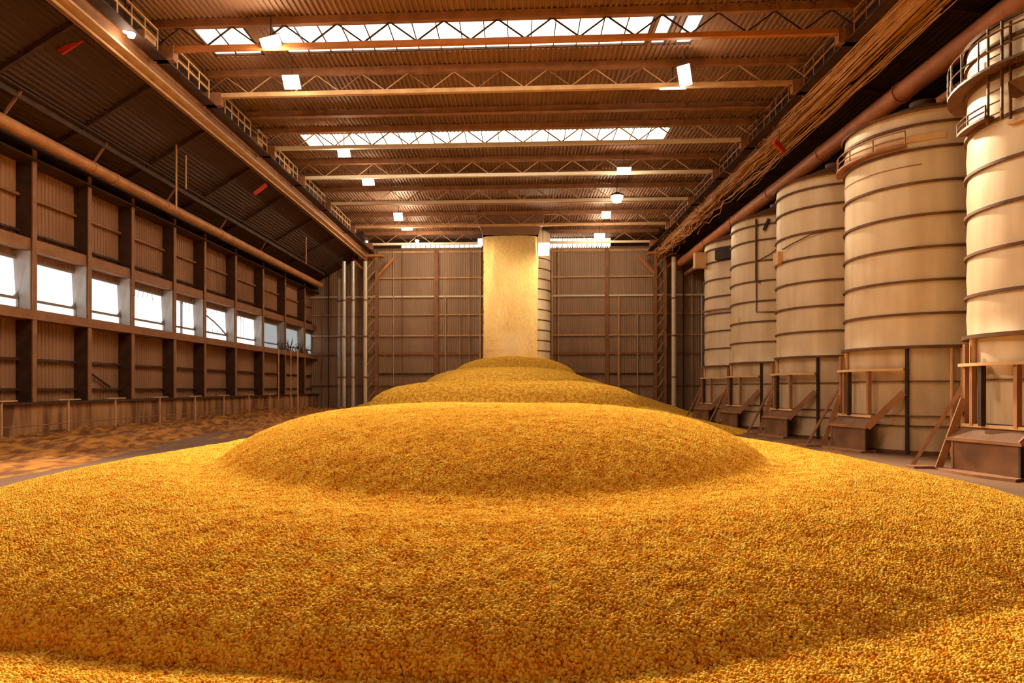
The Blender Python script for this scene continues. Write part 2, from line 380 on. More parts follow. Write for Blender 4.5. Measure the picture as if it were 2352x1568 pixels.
# clerestory strips at the head of the back wall
for (a, b, lb, mt) in ((922, 1106, 'thin glowing clerestory strip above the end wall, left of the grain stream', 'clere'), (1246, 1402, 'bright white clerestory strip above the end wall, right of the grain stream', 'sky_pane')):
    xa, xb_ = atY(a, YB), atY(b, YB); za, zb = (20.5, 21.0) if mt == 'clere' else (20.3, 21.5)
    f = MB(); x = xa
    while x < xb_: f.box(x - .04, x + .04, YB - .12, YB - .02, za - .05, zb + .05); x += .62
    window(lb, MB().box(xa, xb_, YB - .02, YB + .0, za, zb), mt, f, 'tan', None)
window('small white vent window high beside the left corner column', MB().box(atY(812, YB), atY(846, YB), YB - .17, YB - .15, 21.0, 21.5), 'clere', MB().box(atY(822, YB), atY(824, YB), YB - .2, YB - .16, 20.9, 21.6).box(atY(833, YB), atY(835, YB), YB - .2, YB - .16, 20.9, 21.6), 'dark', None)

# ------------------------------------------------------------ corner columns
def corner_column(px, name_lab, w, side):
    X = atY(px, 84.6); e = empty('crane_column', (X, 84.6, 0), name_lab, 'column')
    MB().box(-w / 2, -w / 2 + .35, -.3, .3, 0, 19.0).build('post', 'rust', e)
    MB().box(w / 2 - .35, w / 2, -.3, .3, 0, 19.0).build('post', 'rust', e)
    for z in np.arange(1, 18.5, 1.5):
        MB().bar((-w / 2 + .3, -.2, z), (w / 2 - .3, -.2, z + 1.4), .09).build('lacing_bar', 'tan', e)
    MB().box(-w / 2 - .7, w / 2 + .7, -.6, .6, 19.0, 19.25).build('cap_plate', 'rust_or', e)
    MB().bar((-side * (w / 2 - .1), 0, 16.6), (-side * (w / 2 + 2.0), 0, 18.9), .28).build('bracket', 'rust_or', e)
    MB().bar((side * (w / 2 - .1), 0, 17.2), (side * (w / 2 + 1.5), 0, 18.9), .22).build('bracket', 'rust_or', e)
    return e
corner_column(853, 'brown laced steel column holding the left girder before the end wall', 1.75, -1)
corner_column(1516, 'brown laced steel column holding the right girder before the end wall', 1.5, 1)
def downpipe(px, y0, y1, r, mat, lab, Y=83.4, group=None):
    if px == 779: Y = 84.3
    X = atY(px, Y); z1 = zat(y0, X, Y)
    e = empty('downpipe', (X, Y, 0), lab, 'pipe', group)
    MB().tube([(0, 0, .0), (0, 0, z1)], r, 12).build('pipe', mat, e, True)
    for z in (4.0, 9.0, 13.5): MB().tube([(0, 0, z - .08), (0, 0, z + .08)], r * 1.35, 12).build('collar', 'rust', e, True)
downpipe(779, 640, 0, .22, 'galv', 'shiny pale pipe standing farthest left in the far left corner')
downpipe(790, 600, 0, .25, 'galv', 'shiny pale pipe second from the left in the far left corner')
downpipe(811, 600, 0, .22, 'galv', 'shiny pale pipe just left of the left laced column')
downpipe(839, 600, 0, .24, 'cream', 'cream pipe in front of the left laced column', 83.2)
downpipe(1548, 590, 0, .28, 'cream', 'thick pale pipe right of the right laced column')

# --------------------------------------------------------------- main trusses
TR = [(34.3, 'rust_or', 1), (39.9, 'tan', 0), (48.9, 'cream', 1), (55.9, 'cream', 0), (63.8, 'cream', 1), (73.3, 'tan', 0), (82.2, 'cream', 0)]
TRN = ['nearest roof truss with an orange bottom chord crossing the near skylight', 'second roof truss from the viewer, dusty tan chord', 'third roof truss crossing the middle skylight',
       'fourth roof truss, just beyond the middle skylight', 'fifth roof truss with clear zigzag bars', 'sixth roof truss, just above the grain stream', 'farthest roof truss before the end wall']
def truss(D, mt, dense, lab):
    e = empty('roof_truss', (0, D, ZT), lab, 'truss', 'trusses across the main roof')
    x0, x1 = XGL + .35, XGR - .3; h = ZC - .09 - ZT
    MB().box(x0, x1, -.14, .14, -.02, .24).build('bottom_chord', mt, e, bevel=.02)
    MB().box(x0, x1, -.16, .16, h - .42, h).build('top_chord', 'rust', e, bevel=.02)
    n = 26; w = (x1 - x0) / n
    for i in range(n):
        a, b = x0 + i * w, x0 + (i + 1) * w
        p, q = ((a, 0, .22), (b, 0, h - .4)) if i % 2 == 0 else ((a, 0, h - .4), (b, 0, .22))
        MB().bar(p, q, .07 if dense else .05).build('diagonal', 'dark' if D < 36 else ('tan' if i % 3 else 'rust'), e)
    for sgn, x in ((1, x0), (-1, x1)):
        MB().bar((x + sgn * 1.3, 0, .05), (x - sgn * .1, 0, -.5), .16).build('knee_brace', 'rust', e)
        MB().box(min(x, x + sgn * 1.1), max(x, x + sgn * 1.1), -.2, .2, -.5, .26).build('end_plate', 'rust', e)
for (D, mt, dn), lb in zip(TR, TRN): truss(D, mt, dn, lb)
for y, lb in ((29.2, 'rolled steel purlin nearest the top of the picture'), (45.9, 'rolled steel purlin under the roof, between second and third truss'), (59.6, 'rolled steel purlin under the roof, between fourth and fifth truss'), (68.6, 'rolled steel purlin under the roof, between fifth and sixth truss'), (78, 'rolled steel purlin under the roof, before the farthest truss')):
    p = MB().box(XGL + .3 - 0, XGR - .2, y - .07, y + .07, ZC - .5, ZC - .1).box(XGL + .3, XGR - .2, y - .2, y + .2, ZC - .56, ZC - .5)
    tag(p.build('purlin', 'rust', origin=(0, y, ZC - .5)), lb, 'beam', 'purlins under the main roof')

# ------------------------------------------------------------------ girders
def girder(side, X, lab):
    e = empty('crane_girder', (X, 0, 19.0), lab, 'girder')
    y0, y1 = YF + .5, 85.0
    s = side
    MB().box(-.10, .10, y0, y1, 0, .75).build('web', 'rust', e)
    MB().box(-.27, .27, y0, y1, -.06, .05).build('bottom_flange', 'tan' if s > 0 else 'pipe', e)
    MB().box(-.27, .27, y0, y1, .72, .82).build('top_flange', 'rust', e)
    MB().tube([(-s * .75, y0, .1), (-s * .75, y1, .1)], .09, 8).build('service_pipe', 'rust', e, True)
    MB().tube([(-s * .20, y0, -.16), (-s * .20, 40, -.22), (-s * .20, 60, -.14), (-s * .2, y1, -.16)], .07, 8).build('cable', 'tan', e, True)
    # walkway with handrail on the hall side, interrupted at each truss
    MB().box(min(s * .4, s * 1.1), max(s * .4, s * 1.1), y0, y1, .50, .56).build('walkway', 'dark', e)
    segs = [(23, 33.3), (35.3, 39.0), (41.2, 45.2), (46.5, 48.2), (49.8, 55.0), (57, 63), (65, 72.5)]
    for a, b in segs:
        m = MB()
        m.tube([(s * 1.05, a, 1.62), (s * 1.05, b, 1.62)], .045, 6); m.tube([(s * 1.05, a, 1.08), (s * 1.05, b, 1.08)], .06, 6)
        y = a
        while y <= b + .01:
            m.tube([(s * 1.05, y, .56), (s * 1.05, y, 1.62)], .04, 6); y += (b - a) / max(1, round((b - a) / 1.1))
        m.build('handrail', 'tan' if s > 0 else 'rust', e)
    return e
gl = girder(1, XGL, 'long left girder with walkway railing and thin pipes')
gr = girder(-1, XGR, 'long right girder carrying the straw-like tangle above the silos')
# struts of small fittings on the left girder
for D, (a, b) in zip([t[0] for t in TR], [(1, 1)] * 7):
    m = MB().quadbox
for D in (33.0, 47.4, 53.5):
    o = MB().box(-.25, .35, -.5, .5, 0, .45).build('junction_box', 'tan', bevel=.05, origin=(0, 0, 0)); o.location = (XGL + .55, D, 19.83)
    tag(o, 'small dusty junction box on the left girder, %s one from the viewer' % {33.0: 'nearest', 47.4: 'middle', 53.5: 'farthest'}[D], 'box', 'junction boxes on the left girder')
# tangled strands on the right girder
def tangle():
    m = MB()
    for k in range(150):
        x = random.uniform(-.45, .75); z = -.25 + random.uniform(-.25, .75) - max(0, x) * .5
        y = random.uniform(20, 70) if k > 50 else 18; ln = random.uniform(8, 30); pts = []
        n = int(ln / 1.6); dx = random.uniform(-.25, .25); dz = random.uniform(-.3, .3)
        for i in range(n + 1):
            t = i / n; yy = min(y + ln * t, 84.2); amp = .02 + .00007 * max(0, yy - 22) ** 2
            pts.append((x + dx * t + random.gauss(0, amp), yy, z + dz * t + random.gauss(0, amp * .8)))
        m.tube(pts, [random.uniform(.02, .05)] * len(pts), 4, False)
    for k in range(230):                                   # short loose ends sticking out
        y = random.uniform(40, 84); x = random.uniform(-.7, .5); z = random.uniform(-.3, .8)
        L_ = random.uniform(.5, 1.5); a = random.uniform(0, 2 * PI)
        m.tube([(x, y, z), (x + .5 * L_ * math.cos(a), y + random.uniform(-.5, .5), z + L_ * (.55 * math.sin(a) + .2))], [.03, .008], 4, False)
    o = m.build('tangled_strands', 'strand', smooth=False, origin=(0, 0, 0)); o.location = (XGR, 0, 19.1)
    tag(o, 'straw-coloured tangle of dusty strands along the right girder', 'strands', kind='stuff')
tangle()

# ---------------------------------------------------------- aisle roof steel
def aisle():
    for i, y in enumerate((22, 30, 36.5, 43, 50.5, 58, 66, 74, 82)):
        m = MB().bar((XGL - .5, y, ZA - .3), (XL + .3, y, 15.62), .18, .22)
        tag(m.build('rafter', 'dark', origin=(XGL, y, ZA)), 'thin dark rafter under the left aisle roof, %s from the viewer' % ORD[i], 'beam', 'rafters under the left aisle roof')
    X = -23.9; z = EYE + .600 * 23.9
    e = empty('angle_beam', (X, 0, z), 'long dark angle beam above the orange-brown pipe', 'beam')
    MB().box(-.18, .18, YF + .5, 84, -.05, .05).build('flange', 'dark', e); MB().box(-.2, -.12, YF + .5, 84, -.4, .02).build('web', 'dark', e)
aisle()
Xp = -24.6; zp = EYE + .528 * 24.6 - .25
e = empty('overhead_pipe', (Xp, 0, zp), 'long orange-brown overhead pipe along the left wall', 'pipe')
MB().tube([(0, YF + .5, 0), (0, 84.0, 0)], .33, 20).build('pipe', 'pipe', e, True)
for px in (212, 262, 380, 505, 598): MB().tube([(0, atX(px, Xp) - .12, 0), (0, atX(px, Xp) + .12, 0)], .37, 20).build('coupling', 'pipe', e, True)
for px, lb in ((8, 'nearest'), (215, 'second'), (383, 'third'), (505, 'fourth'), (598, 'fifth')):
    y = atX(px, Xp)
    o = MB().bar((0, 0, .3), (.75, .3, 1.72), .11).build('pipe_hanger', 'rust'); o.location = (Xp, y, zp)
    tag(o, 'slanting hanger between pipe and angle beam, %s along the left pipe' % lb, 'bracket', 'hangers of the left pipe')
# hanging rods
for (px, ya, yb_, X, lb) in ((427, 352, 432, -22.2, 'thin rod hanging below the left aisle roof near the middle of the pipe'), (405, 290, 480, -22.0, 'long thin rod hanging beside the shorter one under the left aisle roof'), (703, 545, 605, -22.0, 'thin rod hanging near the far end of the left aisle')):
    y = atX(px, X); za, zb = zat(ya, X, y), zat(yb_, X, y); za = ZA - (abs(X) - 19.4) * 4.3 / 7.5
    o = MB().tube([(0, 0, zb - za), (0, 0, 0)], .055, 6).build('hanging_rod', 'tan'); o.location = (X, y, za - .05); tag(o, lb, 'rod')
# red strips
for (a, b, D, ht, lb) in (((138, 120), (190, 86), 31.0, 0, 'faded red bar under the left aisle roof, near one'), ((583, 446), (612, 424), 52.0, 0, 'small faded red bar under the left aisle roof, far one'), ((1778, 325), (1802, 348), 38.0, 0, 'small faded red bar below the right girder')):
    def pt(px, py, Y): X = atY(px, Y); return Vector((X, Y, zat(py, X, Y)))
    p, q = pt(*a, D), pt(*b, D + .4); c = (p + q) / 2
    e = MB().bar(p - c, q - c, .16, .3).build('warning_bar', 'red', bevel=.03); e.location = c; tag(e, lb, 'bar')
    # small rod that holds it to the steel above
    MB().bar((0, 0, .1), (0, 0, .9), .03).build('hanger', 'dark', e)

# right-hand overhead pipes
def rpipe(X, ratio, r, lab, y0=10):
    z = min(EYE + X / ratio, 18.1)
    e = empty('overhead_pipe', (X, 0, z), lab, 'pipe')
    MB().tube([(0, y0, 0), (0, 85.5, 0)], r, 20).build('pipe', 'pipe_red', e, True)
    for y in range(int(y0) + 8, 85, 9):
        MB().tube([(0, y - .1, 0), (0, y + .1, 0)], r * 1.12, 20).build('coupling', 'pipe_red', e, True)
        top = 19.9 - 1.3 * (X - XGR - .4) / (XR + .2 - XGR - .4) - z - .03
        if top > r: MB().bar((0, y, r * .9), (0, y, top), .07).build('hanger', 'dark', e)
rpipe(19.6, 1.298, .50, 'thick red-brown overhead pipe above the row of silos')
rpipe(20.7, 1.47, .24, 'thinner red-brown overhead pipe below the thick one above the silos')
# steel under the right aisle roof
for i, y in enumerate((31, 39, 46.5, 54, 62, 70, 78)):
    m = MB().bar((XGR + .6, y, 19.6), (XR - .1, y, 18.4), .16, .2)
    tag(m.build('rafter', 'dark', origin=(XGR, y, 19.6)), 'dark rafter under the roof above the silos, %s from the viewer' % ORD[i], 'beam', 'rafters above the silos')

# -------------------------------------------------------------------- silos
XS, RS = 17.6, 3.0
def ysil(px):
    a, b = ray(px); n = math.hypot(a, b); sn, cs = a / n, b / n
    return (XS * cs - RS) / sn
B = math.radians
def P(bdeg, r, z): t = B(bdeg); return (-math.cos(t) * r, -math.sin(t) * r, z)
def silo(y, lab, hoops, fl=4.34, top=13.75, near=False):
    e = empty('storage_silo', (XS, y, 0), lab, 'silo', 'silos along the right side')
    prof = [(RS, fl)]
    zs = [fl] + hoops + [top]
    for a, b in zip(zs[:-1], zs[1:]):
        prof += [(RS - .02, a + .04), (RS + .012, (a + b) / 2), (RS - .02, b - .04)]
    prof += [(RS, top)]
    MB().lathe(0, 0, prof, 96).build('shell', 'silo', e, True)
    MB().lathe(0, 0, [(RS - .10, 0), (RS - .10, fl)], 96).build('skirt', 'skirt', e, True)
    for z in hoops: MB().arcband(0, 0, RS - .05, RS + .075, z - .045, z + .045, 0, 2 * PI, 96).build('hoop', 'hoop', e, True)
    MB().arcband(0, 0, RS - .1, RS + .14, fl - .07, fl + .05, 0, 2 * PI, 96).build('flange_ring', 'hoop', e, True)
    for z, w in ((2.95, .05), (1.55, .06), (1.15, .05), (.08, .16)): MB().arcband(0, 0, RS - .14, RS - .03, z - w / 2, z + w / 2, 0, 2 * PI, 96).build('skirt_ring', 'hoop', e, True)
    MB().lathe(0, 0, [(RS + .10, top - .03), (RS + .14, top + .06), (RS + .02, top + .14), (.5, top + 1.15), (.5, top + 1.35), (0.001, top + 1.37)], 64).build('roof', 'hoop', e, True)
    for bd, mt, w in ((50, 'black', .075), (79, 'tan', .06), (86, 'tan', .05), (110, 'hoop', .1), (-14, 'tan', .10)):
        p = P(bd, RS - .02, 0); MB().tube([(p[0], p[1], 0), (p[0], p[1], fl - .05)], w, 8).build('stiffener', mt, e, True)
    return e
def frame(y, lab, wide=28):
    e = empty('loading_frame', (XS, y, 0), lab, 'frame', 'loading frames at the silo feet')
    MB().arcband(0, 0, RS + .01, RS + .34, 3.38, 3.48, B(-18), B(49), 20).build('ledge', 'tan', e)
    for bd, z0, z1, w, mt in ((-13, 0, 4.1, .13, 'rust'), (-5, 1.5, 3.4, .12, 'rust'), (3, 1.5, 3.4, .15, 'black'), (24, 1.5, 3.4, .15, 'rust')):
        p = P(bd, RS + .2, 0); MB().bar((p[0], p[1], z0), (p[0], p[1], z1), w).build('post', mt, e)
    a, b = P(-12, RS + .30, 1.5), P(wide, RS + .30, 1.5); MB().bar(a, b, .14, .10).build('crossbar', 'tan', e)
    a2, b2 = P(-13, RS + .75, 1.05), P(wide, RS + .62, 1.05); MB().bar(a2, b2, .10, .10).build('crossbar', 'rust', e)
    m = MB(); m.quadbox([(*a[:2], 1.42), (*b[:2], 1.42), (*b2[:2], 1.02), (*a2[:2], 1.02), (*a[:2], 1.45), (*b[:2], 1.45), (*b2[:2], 1.05), (*a2[:2], 1.05)]); m.build('chute_plate', 'panel', e)
    c0, c1 = P(-10, RS + .62, .1), P(wide - 1, RS + .58, .1); MB().bar((c0[0], c0[1], .55), (c1[0], c1[1], .55), .05, .95).build('front_panel', 'panel', e)
    MB().bar((c1[0], c1[1], 0), (c1[0], c1[1], 1.05), .09).build('leg', 'black', e)
    MB().bar((c0[0], c0[1], 0), (c0[0], c0[1], 1.05), .09).build('leg', 'rust', e)
    MB().bar(b2, P(48, RS + .05, 2.5), .12, .26).build('diagonal_brace', 'rust', e)
    MB().bar(P(-15, RS + .25, 2.75), P(-24, RS + 1.55, .06), .10).build('diagonal_brace', 'rust', e)
    MB().bar(P(-13, RS + .25, 2.35), P(-14, RS + .95, .06), .12, .2).build('diagonal_brace', 'rust', e)
    MB().arcband(0, 0, RS + .02, RS + 1.0, 0.0, .09, B(-14), B(wide), 12).build('base_plate', 'rust', e)
    p = P(-21, RS + 1.35, .05); MB().box(p[0] - .35, p[0] + .35, p[1] - .25, p[1] + .25, 0, .08).build('foot_plate', 'rust', e)
    return e
std = [5.66, 6.98, 8.30, 9.60, 10.90, 12.24, 13.22]
SP = [2220, 1940, 1783, 1679, 1618]
SN = ['cream banded silo nearest the viewer, cut by the right edge', 'cream banded silo second from the right edge, widest one in full view', 'cream banded silo in the middle of the row of five', 'cream banded silo fourth from the right edge, with an angled conduit', 'farthest and smallest-looking cream banded silo of the right row']
FN = ['rusty loading frame at the foot of the nearest silo, at the right edge', 'rusty loading frame at the foot of the second silo from the right edge', 'rusty loading frame at the foot of the middle silo of the row', 'rusty loading frame at the foot of the fourth silo from the right edge', 'rusty loading frame at the foot of the farthest silo of the right row']
SY = [ysil(p) for p in SP]; S = []
for i, (y, lb) in enumerate(zip(SY, SN)): S.append(silo(y, lb, std)); frame(y, FN[i], 30 if i == 0 else 28)
# gallery, ladder and landing on the nearest silo
def gallery(par, z, b0, b1, w, h, mat, n=24, posts=8):
    MB().arcband(0, 0, RS + .02, RS + w, z - .05, z + .03, B(b0), B(b1), n).build('gallery_floor', mat, par)
    m = MB()
    for hh in (.5, 1.0):
        m.tube([P(b0 + (b1 - b0) * i / n, RS + w - .03, z + h * hh) for i in range(n + 1)], .028, 6)
    for i in range(posts + 1):
        p = P(b0 + (b1 - b0) * i / posts, RS + w - .03, z); m.tube([p, (p[0], p[1], z + h)], .028, 6)
    m.build('gallery_rail', mat, par)
gallery(S[0], 12.35, -55, 95, .55, .95, 'hoop', 28, 12)
gallery(S[0], 11.0, -20, 8, .35, .35, 'hoop', 8, 2)
def ladder(par, b, z0, z1, mat):
    e = MB(); d = 4.2
    for k in (-1, 1): e.tube([P(b + k * d, RS + .22, z0), P(b + k * d, RS + .22, z1)], .04, 6)
    o = e.build('ladder', mat, par)
    z = z0 + .25
    while z < z1: MB().tube([P(b - d, RS + .22, z), P(b + d, RS + .22, z)], .022, 5).build('rung', mat, o); z += .35
ladder(S[0], 12, 10.75, 13.7, 'hoop')
MB().tube([P(20, RS + .16, 13.6), P(20, RS + .16, 10.7)], .04, 6).build('conduit', 'hoop', S[0])
MB().arcband(0, 0, RS + .02, RS + .14, 10.55, 10.62, B(18), B(80), 18).build('bracket_rail', 'tan', S[0])
m = MB(); m.quadbox([P(21, RS, 11.3), P(27, RS, 11.3), P(27, RS + .05, 11.3), P(21, RS + .3, 11.3), P(21, RS, 11.75), P(34, RS, 11.8), P(34, RS + .3, 11.8), P(21, RS + .35, 11.75)]); m.build('bracket', 'hoop', S[0])
gallery(S[1], 12.42, -35, 50, .35, .55, 'rust', 20, 4)
MB().arcband(0, 0, RS + .0, RS + .06, 12.55, 12.8, B(-30), B(75), 20).build('cable_tray', 'tan', S[1])
MB().arcband(0, 0, RS + .0, RS + .03, 11.6, 11.64, B(-15), B(60), 20).build('cable', 'rust', S[1])
# fittings on the middle, fourth and fifth silos
MB().box(-RS - .25, -RS + .1, -.35, .35, 9.55, 10.25).build('control_box', 'tan', S[2], bevel=.03)
MB().tube([P(10, RS + .12, 10.3), P(25, RS + .14, 10.45), P(45, RS + .16, 10.75), P(70, RS + .12, 10.9)], .035, 6).build('cable', 'hoop', S[2])
MB().tube([P(45, RS + .14, 13.6), P(45, RS + .14, 9.6), P(50, RS + .2, 9.5)], .07, 8).build('conduit', 'hoop', S[3])
MB().tube([P(45, RS + .10, 9.6), P(45, RS + .10, 7.6), P(60, RS + .1, 7.55), P(90, RS + .1, 7.5)], .04, 8).build('conduit', 'hoop', S[3])
MB().tube([P(46, RS + .1, 10.9), P(60, RS + .12, 11.2), P(80, RS + .12, 12.0)], .035, 6).build('cable', 'hoop', S[3])
MB().bar(P(60, RS + .15, 13.5), P(54, RS + .15, 12.8), .16).build('bracket', 'black', S[3])
MB().arcband(0, 0, RS + .02, RS + .3, 12.3, 13.15, B(32), B(75), 10).build('control_box', 'black', S[4])
MB().arcband(0, 0, RS + .02, RS + .1, 9.55, 9.63, B(-20), B(70), 16).build('cable_tray', 'hoop', S[4])
MB().arcband(0, 0, RS + .02, RS + .25, 8.55, 8.63, B(0), B(70), 16).build('cable_tray', 'rust', S[4])
MB().box(-RS - .9, -RS - .02, -.3, .3, 12.0, 13.2).build('vent_box', 'tan', S[4])

# end silo behind the stream
XE, YE, RE = atY(1187, 80.6), 80.6, 3.95
def end_silo():
    e = empty('storage_silo', (XE, YE, 0), 'tall pale banded silo against the end wall behind the falling grain', 'silo')
    hz = [zat(545 + 23.6 * k, 0, 77.5) for k in range(1, 15)]; hz = [z for z in hz if z > 1]
    MB().lathe(0, 0, [(RE, 0), (RE, 20.6)], 96).build('shell', 'silo', e, True)
    for z in hz: MB().arcband(0, 0, RE - .05, RE + .06, z - .05, z + .05, 0, 2 * PI, 72).build('hoop', 'hoop', e, True)
    MB().lathe(0, 0, [(RE + .1, 20.55), (RE + .1, 20.7), (.4, 21.3), (.001, 21.3)], 64).build('roof', 'hoop', e, True)
end_silo()

# ----------------------------------------------------------- grain mountain
DOM = [
(-2.0, 1.5, 12.0, 8.0, 5.0, 0.33, 0.1, 3.0, 0.8, 0.5),
(5.76, 6.833, 13.207, 3.14, 20.324, 0.419, -0.696, 2.173, 0.75, 0.439),
(-0.599, 14.799, 10.869, 9.086, 40.0, 1.345, 0.147, 3.4, 0.58, 0.6),
(-0.669, 19.065, 6.852, 9.311, 4.0, 2.248, 0.687, 3.4, 0.554, 0.447),
(-0.805, 43.528, 8.697, 4.094, 4.014, 3.2, 1.575, 3.4, 0.525, 0.515),
(-0.869, 59.314, 6.993, 15.902, 9.44, 4.346, 2.829, 3.4, 0.577, 0.563),
(-0.495, 71.076, 6.47, 5.135, 22.741, 5.941, 4.08, 2.607, 0.75, 0.42)]
MOAT = [0, 0, 0, .20, .12, .12, .12]
def field(X, Y):
    z = None
    for k, (xc, yc, rx, rf, rb, zt, ze, a, b, sl) in enumerate(DOM):
        dy = Y - yc; ry = np.where(dy < 0, rf, rb)
        r = np.sqrt(((X - xc) / rx) ** 2 + (dy / ry) ** 2)
        g = np.clip(1 - r ** a, 0, 1) ** b
        q = ze + (zt - ze) * g - np.clip(r - 1, 0, None) * sl * min(rx, rf)
        if z is None: z = q; continue
        z = z - MOAT[k] * np.exp(-((r - 1.03) / .11) ** 2) * (dy < 6)
        m = np.maximum(z, q); z = m + np.log(np.exp(30 * (z - m)) + np.exp(30 * (q - m))) / 30
    return z
def vnoise(X, Y, sc, seed):
    r = np.random.default_rng(seed); G = r.random((256, 256)); x = X * sc; y = Y * sc
    xi = np.floor(x).astype(int); yi = np.floor(y).astype(int); fx = x - xi; fy = y - yi
    fx = fx * fx * (3 - 2 * fx); fy = fy * fy * (3 - 2 * fy)
    g = lambda a, b: G[a % 256, b % 256]
    return (g(xi, yi) * (1 - fx) + g(xi + 1, yi) * fx) * (1 - fy) + (g(xi, yi + 1) * (1 - fx) + g(xi + 1, yi + 1) * fx) * fy - .5
def gridmesh(name, X, Y, Z, mat, keep):
    nr, nc = X.shape
    V = np.stack([X, Y, Z], -1).reshape(-1, 3)
    idx = np.arange(nr * nc).reshape(nr, nc)
    q = np.stack([idx[:-1, :-1], idx[:-1, 1:], idx[1:, 1:], idx[1:, :-1]], -1).reshape(-1, 4)
    kf = keep.reshape(-1)[q].any(1); q = q[kf]
    used = np.unique(q); remap = -np.ones(nr * nc, int); remap[used] = np.arange(len(used))
    V = V[used]; q = remap[q]
    me = bpy.data.meshes.new(name); me.vertices.add(len(V)); me.vertices.foreach_set('co', V.ravel())
    me.loops.add(q.size); me.loops.foreach_set('vertex_index', q.ravel()); me.polygons.add(len(q))
    me.polygons.foreach_set('loop_start', np.arange(len(q)) * 4); me.polygons.foreach_set('loop_total', np.full(len(q), 4))
    me.update(); me.validate(); me.polygons.foreach_set('use_smooth', [True] * len(me.polygons)); me.materials.append(M[mat])
    o = bpy.data.objects.new(name, me); COL.objects.link(o); return o, V
Yv = np.concatenate([np.linspace(-4, 3.4, 24)[:-1], np.exp(np.linspace(math.log(3.4), math.log(86.2), 620))])
Xv = np.linspace(-17.5, 17.5, 420)
GX, GY = np.meshgrid(Xv, Yv); GZ = field(GX, GY)
near = np.clip((30 - GY) / 20, 0, 1)
GZ = GZ + .05 * vnoise(GX, GY, .9, 1) + .028 * vnoise(GX, GY, 2.7, 2) + .02 * vnoise(GX, GY, 6.5, 3) + .014 * vnoise(GX + 9, GY, 11, 4) * (.4 + .6 * near)
pile, PV = gridmesh('grain_pile', GX, GY, np.maximum(GZ, -.06), 'grain', GZ > -.05)
tag(pile, 'huge terraced mountain of golden grain filling the middle of the hall', 'grain', kind='stuff')

# kernels scattered over the near part of the pile (geometry nodes on the same object)
dn = np.clip((27 - PV[:, 1]) / 12, 0, 1) * (PV[:, 1] > 3.6) * (PV[:, 2] > .0)
inview = (np.abs(PV[:, 0]) < (.92 * PV[:, 1] + 1.5)); dn = dn * inview
at = pile.data.attributes.new('dens', 'FLOAT', 'POINT'); at.data.foreach_set('value', dn.astype(np.float32))
def kernels(obj, dmax):
    ng = bpy.data.node_groups.new('kernel_scatter', 'GeometryNodeTree')
    ng.interface.new_socket('Geometry', in_out='INPUT', socket_type='NodeSocketGeometry'); ng.interface.new_socket('Geometry', in_out='OUTPUT', socket_type='NodeSocketGeometry')
    A = ng.nodes.new; L = ng.links.new
    gi = A('NodeGroupInput'); go = A('NodeGroupOutput')
    dp = A('GeometryNodeDistributePointsOnFaces'); dp.inputs['Density'].default_value = dmax
    na = A('GeometryNodeInputNamedAttribute'); na.data_type = 'FLOAT'; na.inputs['Name'].default_value = 'dens'
    mu = A('ShaderNodeMath'); mu.operation = 'MULTIPLY'; mu.inputs[1].default_value = dmax
    L(na.outputs['Attribute'], mu.inputs[0]); L(mu.outputs[0], dp.inputs['Density'])
    ic = A('GeometryNodeMeshIcoSphere'); ic.inputs['Subdivisions'].default_value = 2; ic.inputs['Radius'].default_value = 1.0
    ss = A('GeometryNodeSetShadeSmooth'); L(ic.outputs['Mesh'], ss.inputs[0])
    sm = A('GeometryNodeSetMaterial'); sm.inputs['Material'].default_value = M['kernel']; L(ss.outputs[0], sm.inputs['Geometry'])
    ip = A('GeometryNodeInstanceOnPoints'); L(dp.outputs['Points'], ip.inputs['Points']); L(sm.outputs[0], ip.inputs['Instance'])
    rv = A('FunctionNodeRandomValue'); rv.data_type = 'FLOAT_VECTOR'; rv.inputs[0].default_value = (0, 0, 0); rv.inputs[1].default_value = (6.28, 6.28, 6.28)
    L(rv.outputs[0], ip.inputs['Rotation'])
    rs = A('FunctionNodeRandomValue'); rs.data_type = 'FLOAT_VECTOR'; rs.inputs[0].default_value = (.020, .012, .012); rs.inputs[1].default_value = (.030, .020, .018)
    L(rs.outputs[0], ip.inputs['Scale'])
    jg = A('GeometryNodeJoinGeometry'); L(ip.outputs[0], jg.inputs[0]); L(gi.outputs[0], jg.inputs[0]); L(gi.outputs[0], dp.inputs['Mesh']); L(jg.outputs[0], go.inputs[0])
    md = obj.modifiers.new('kernels', 'NODES'); md.node_group = ng
KERN = 1500
if KERN: kernels(pile, KERN)

# drifts of spilled grain and wheel ruts along the left wall
dx = np.linspace(XC + .1, -14.5, 110); dy = np.linspace(14, 86, 520); DX, DY = np.meshgrid(dx, dy)
edge = np.clip((DX - (-15.6 + 1.2 * vnoise(DX, DY, .18, 8))) / -1.5, 0, 1) * np.clip((86 - DY) / 4, 0, 1)
rut = .10 * np.sin((DX + 1.0 * vnoise(DX * 0, DY, .12, 9)) * 2.3) + .30 * vnoise(DX * 2.2, DY * .5, .5, 10) + .16 * vnoise(DX * 2, DY, 1.6, 11)
wallh = .35 * np.clip((-23.6 - DX) / 2.0, 0, 1)
DZ = edge * (.16 + rut * 1.5 + wallh) - .01
drift, _ = gridmesh('spilled_grain', DX, DY, DZ, 'drift', DZ > -.2)
tag(drift, 'low rutted drifts of spilled grain and dust along the left wall', 'grain', kind='stuff')
# thin spill at the silo feet
dx = np.linspace(12.5, 15.2, 30); dy = np.linspace(22, 60, 240); DX, DY = np.meshgrid(dx, dy)
DZ = .05 * vnoise(DX, DY, .7, 20) + .03 * vnoise(DX, DY, 3, 21) - .012
sp_, _ = gridmesh('spilled_grain', DX, DY, DZ, 'drift', DZ > -.02)
tag(sp_, 'thin scattering of spilled grain on the floor before the silos', 'grain', kind='stuff')

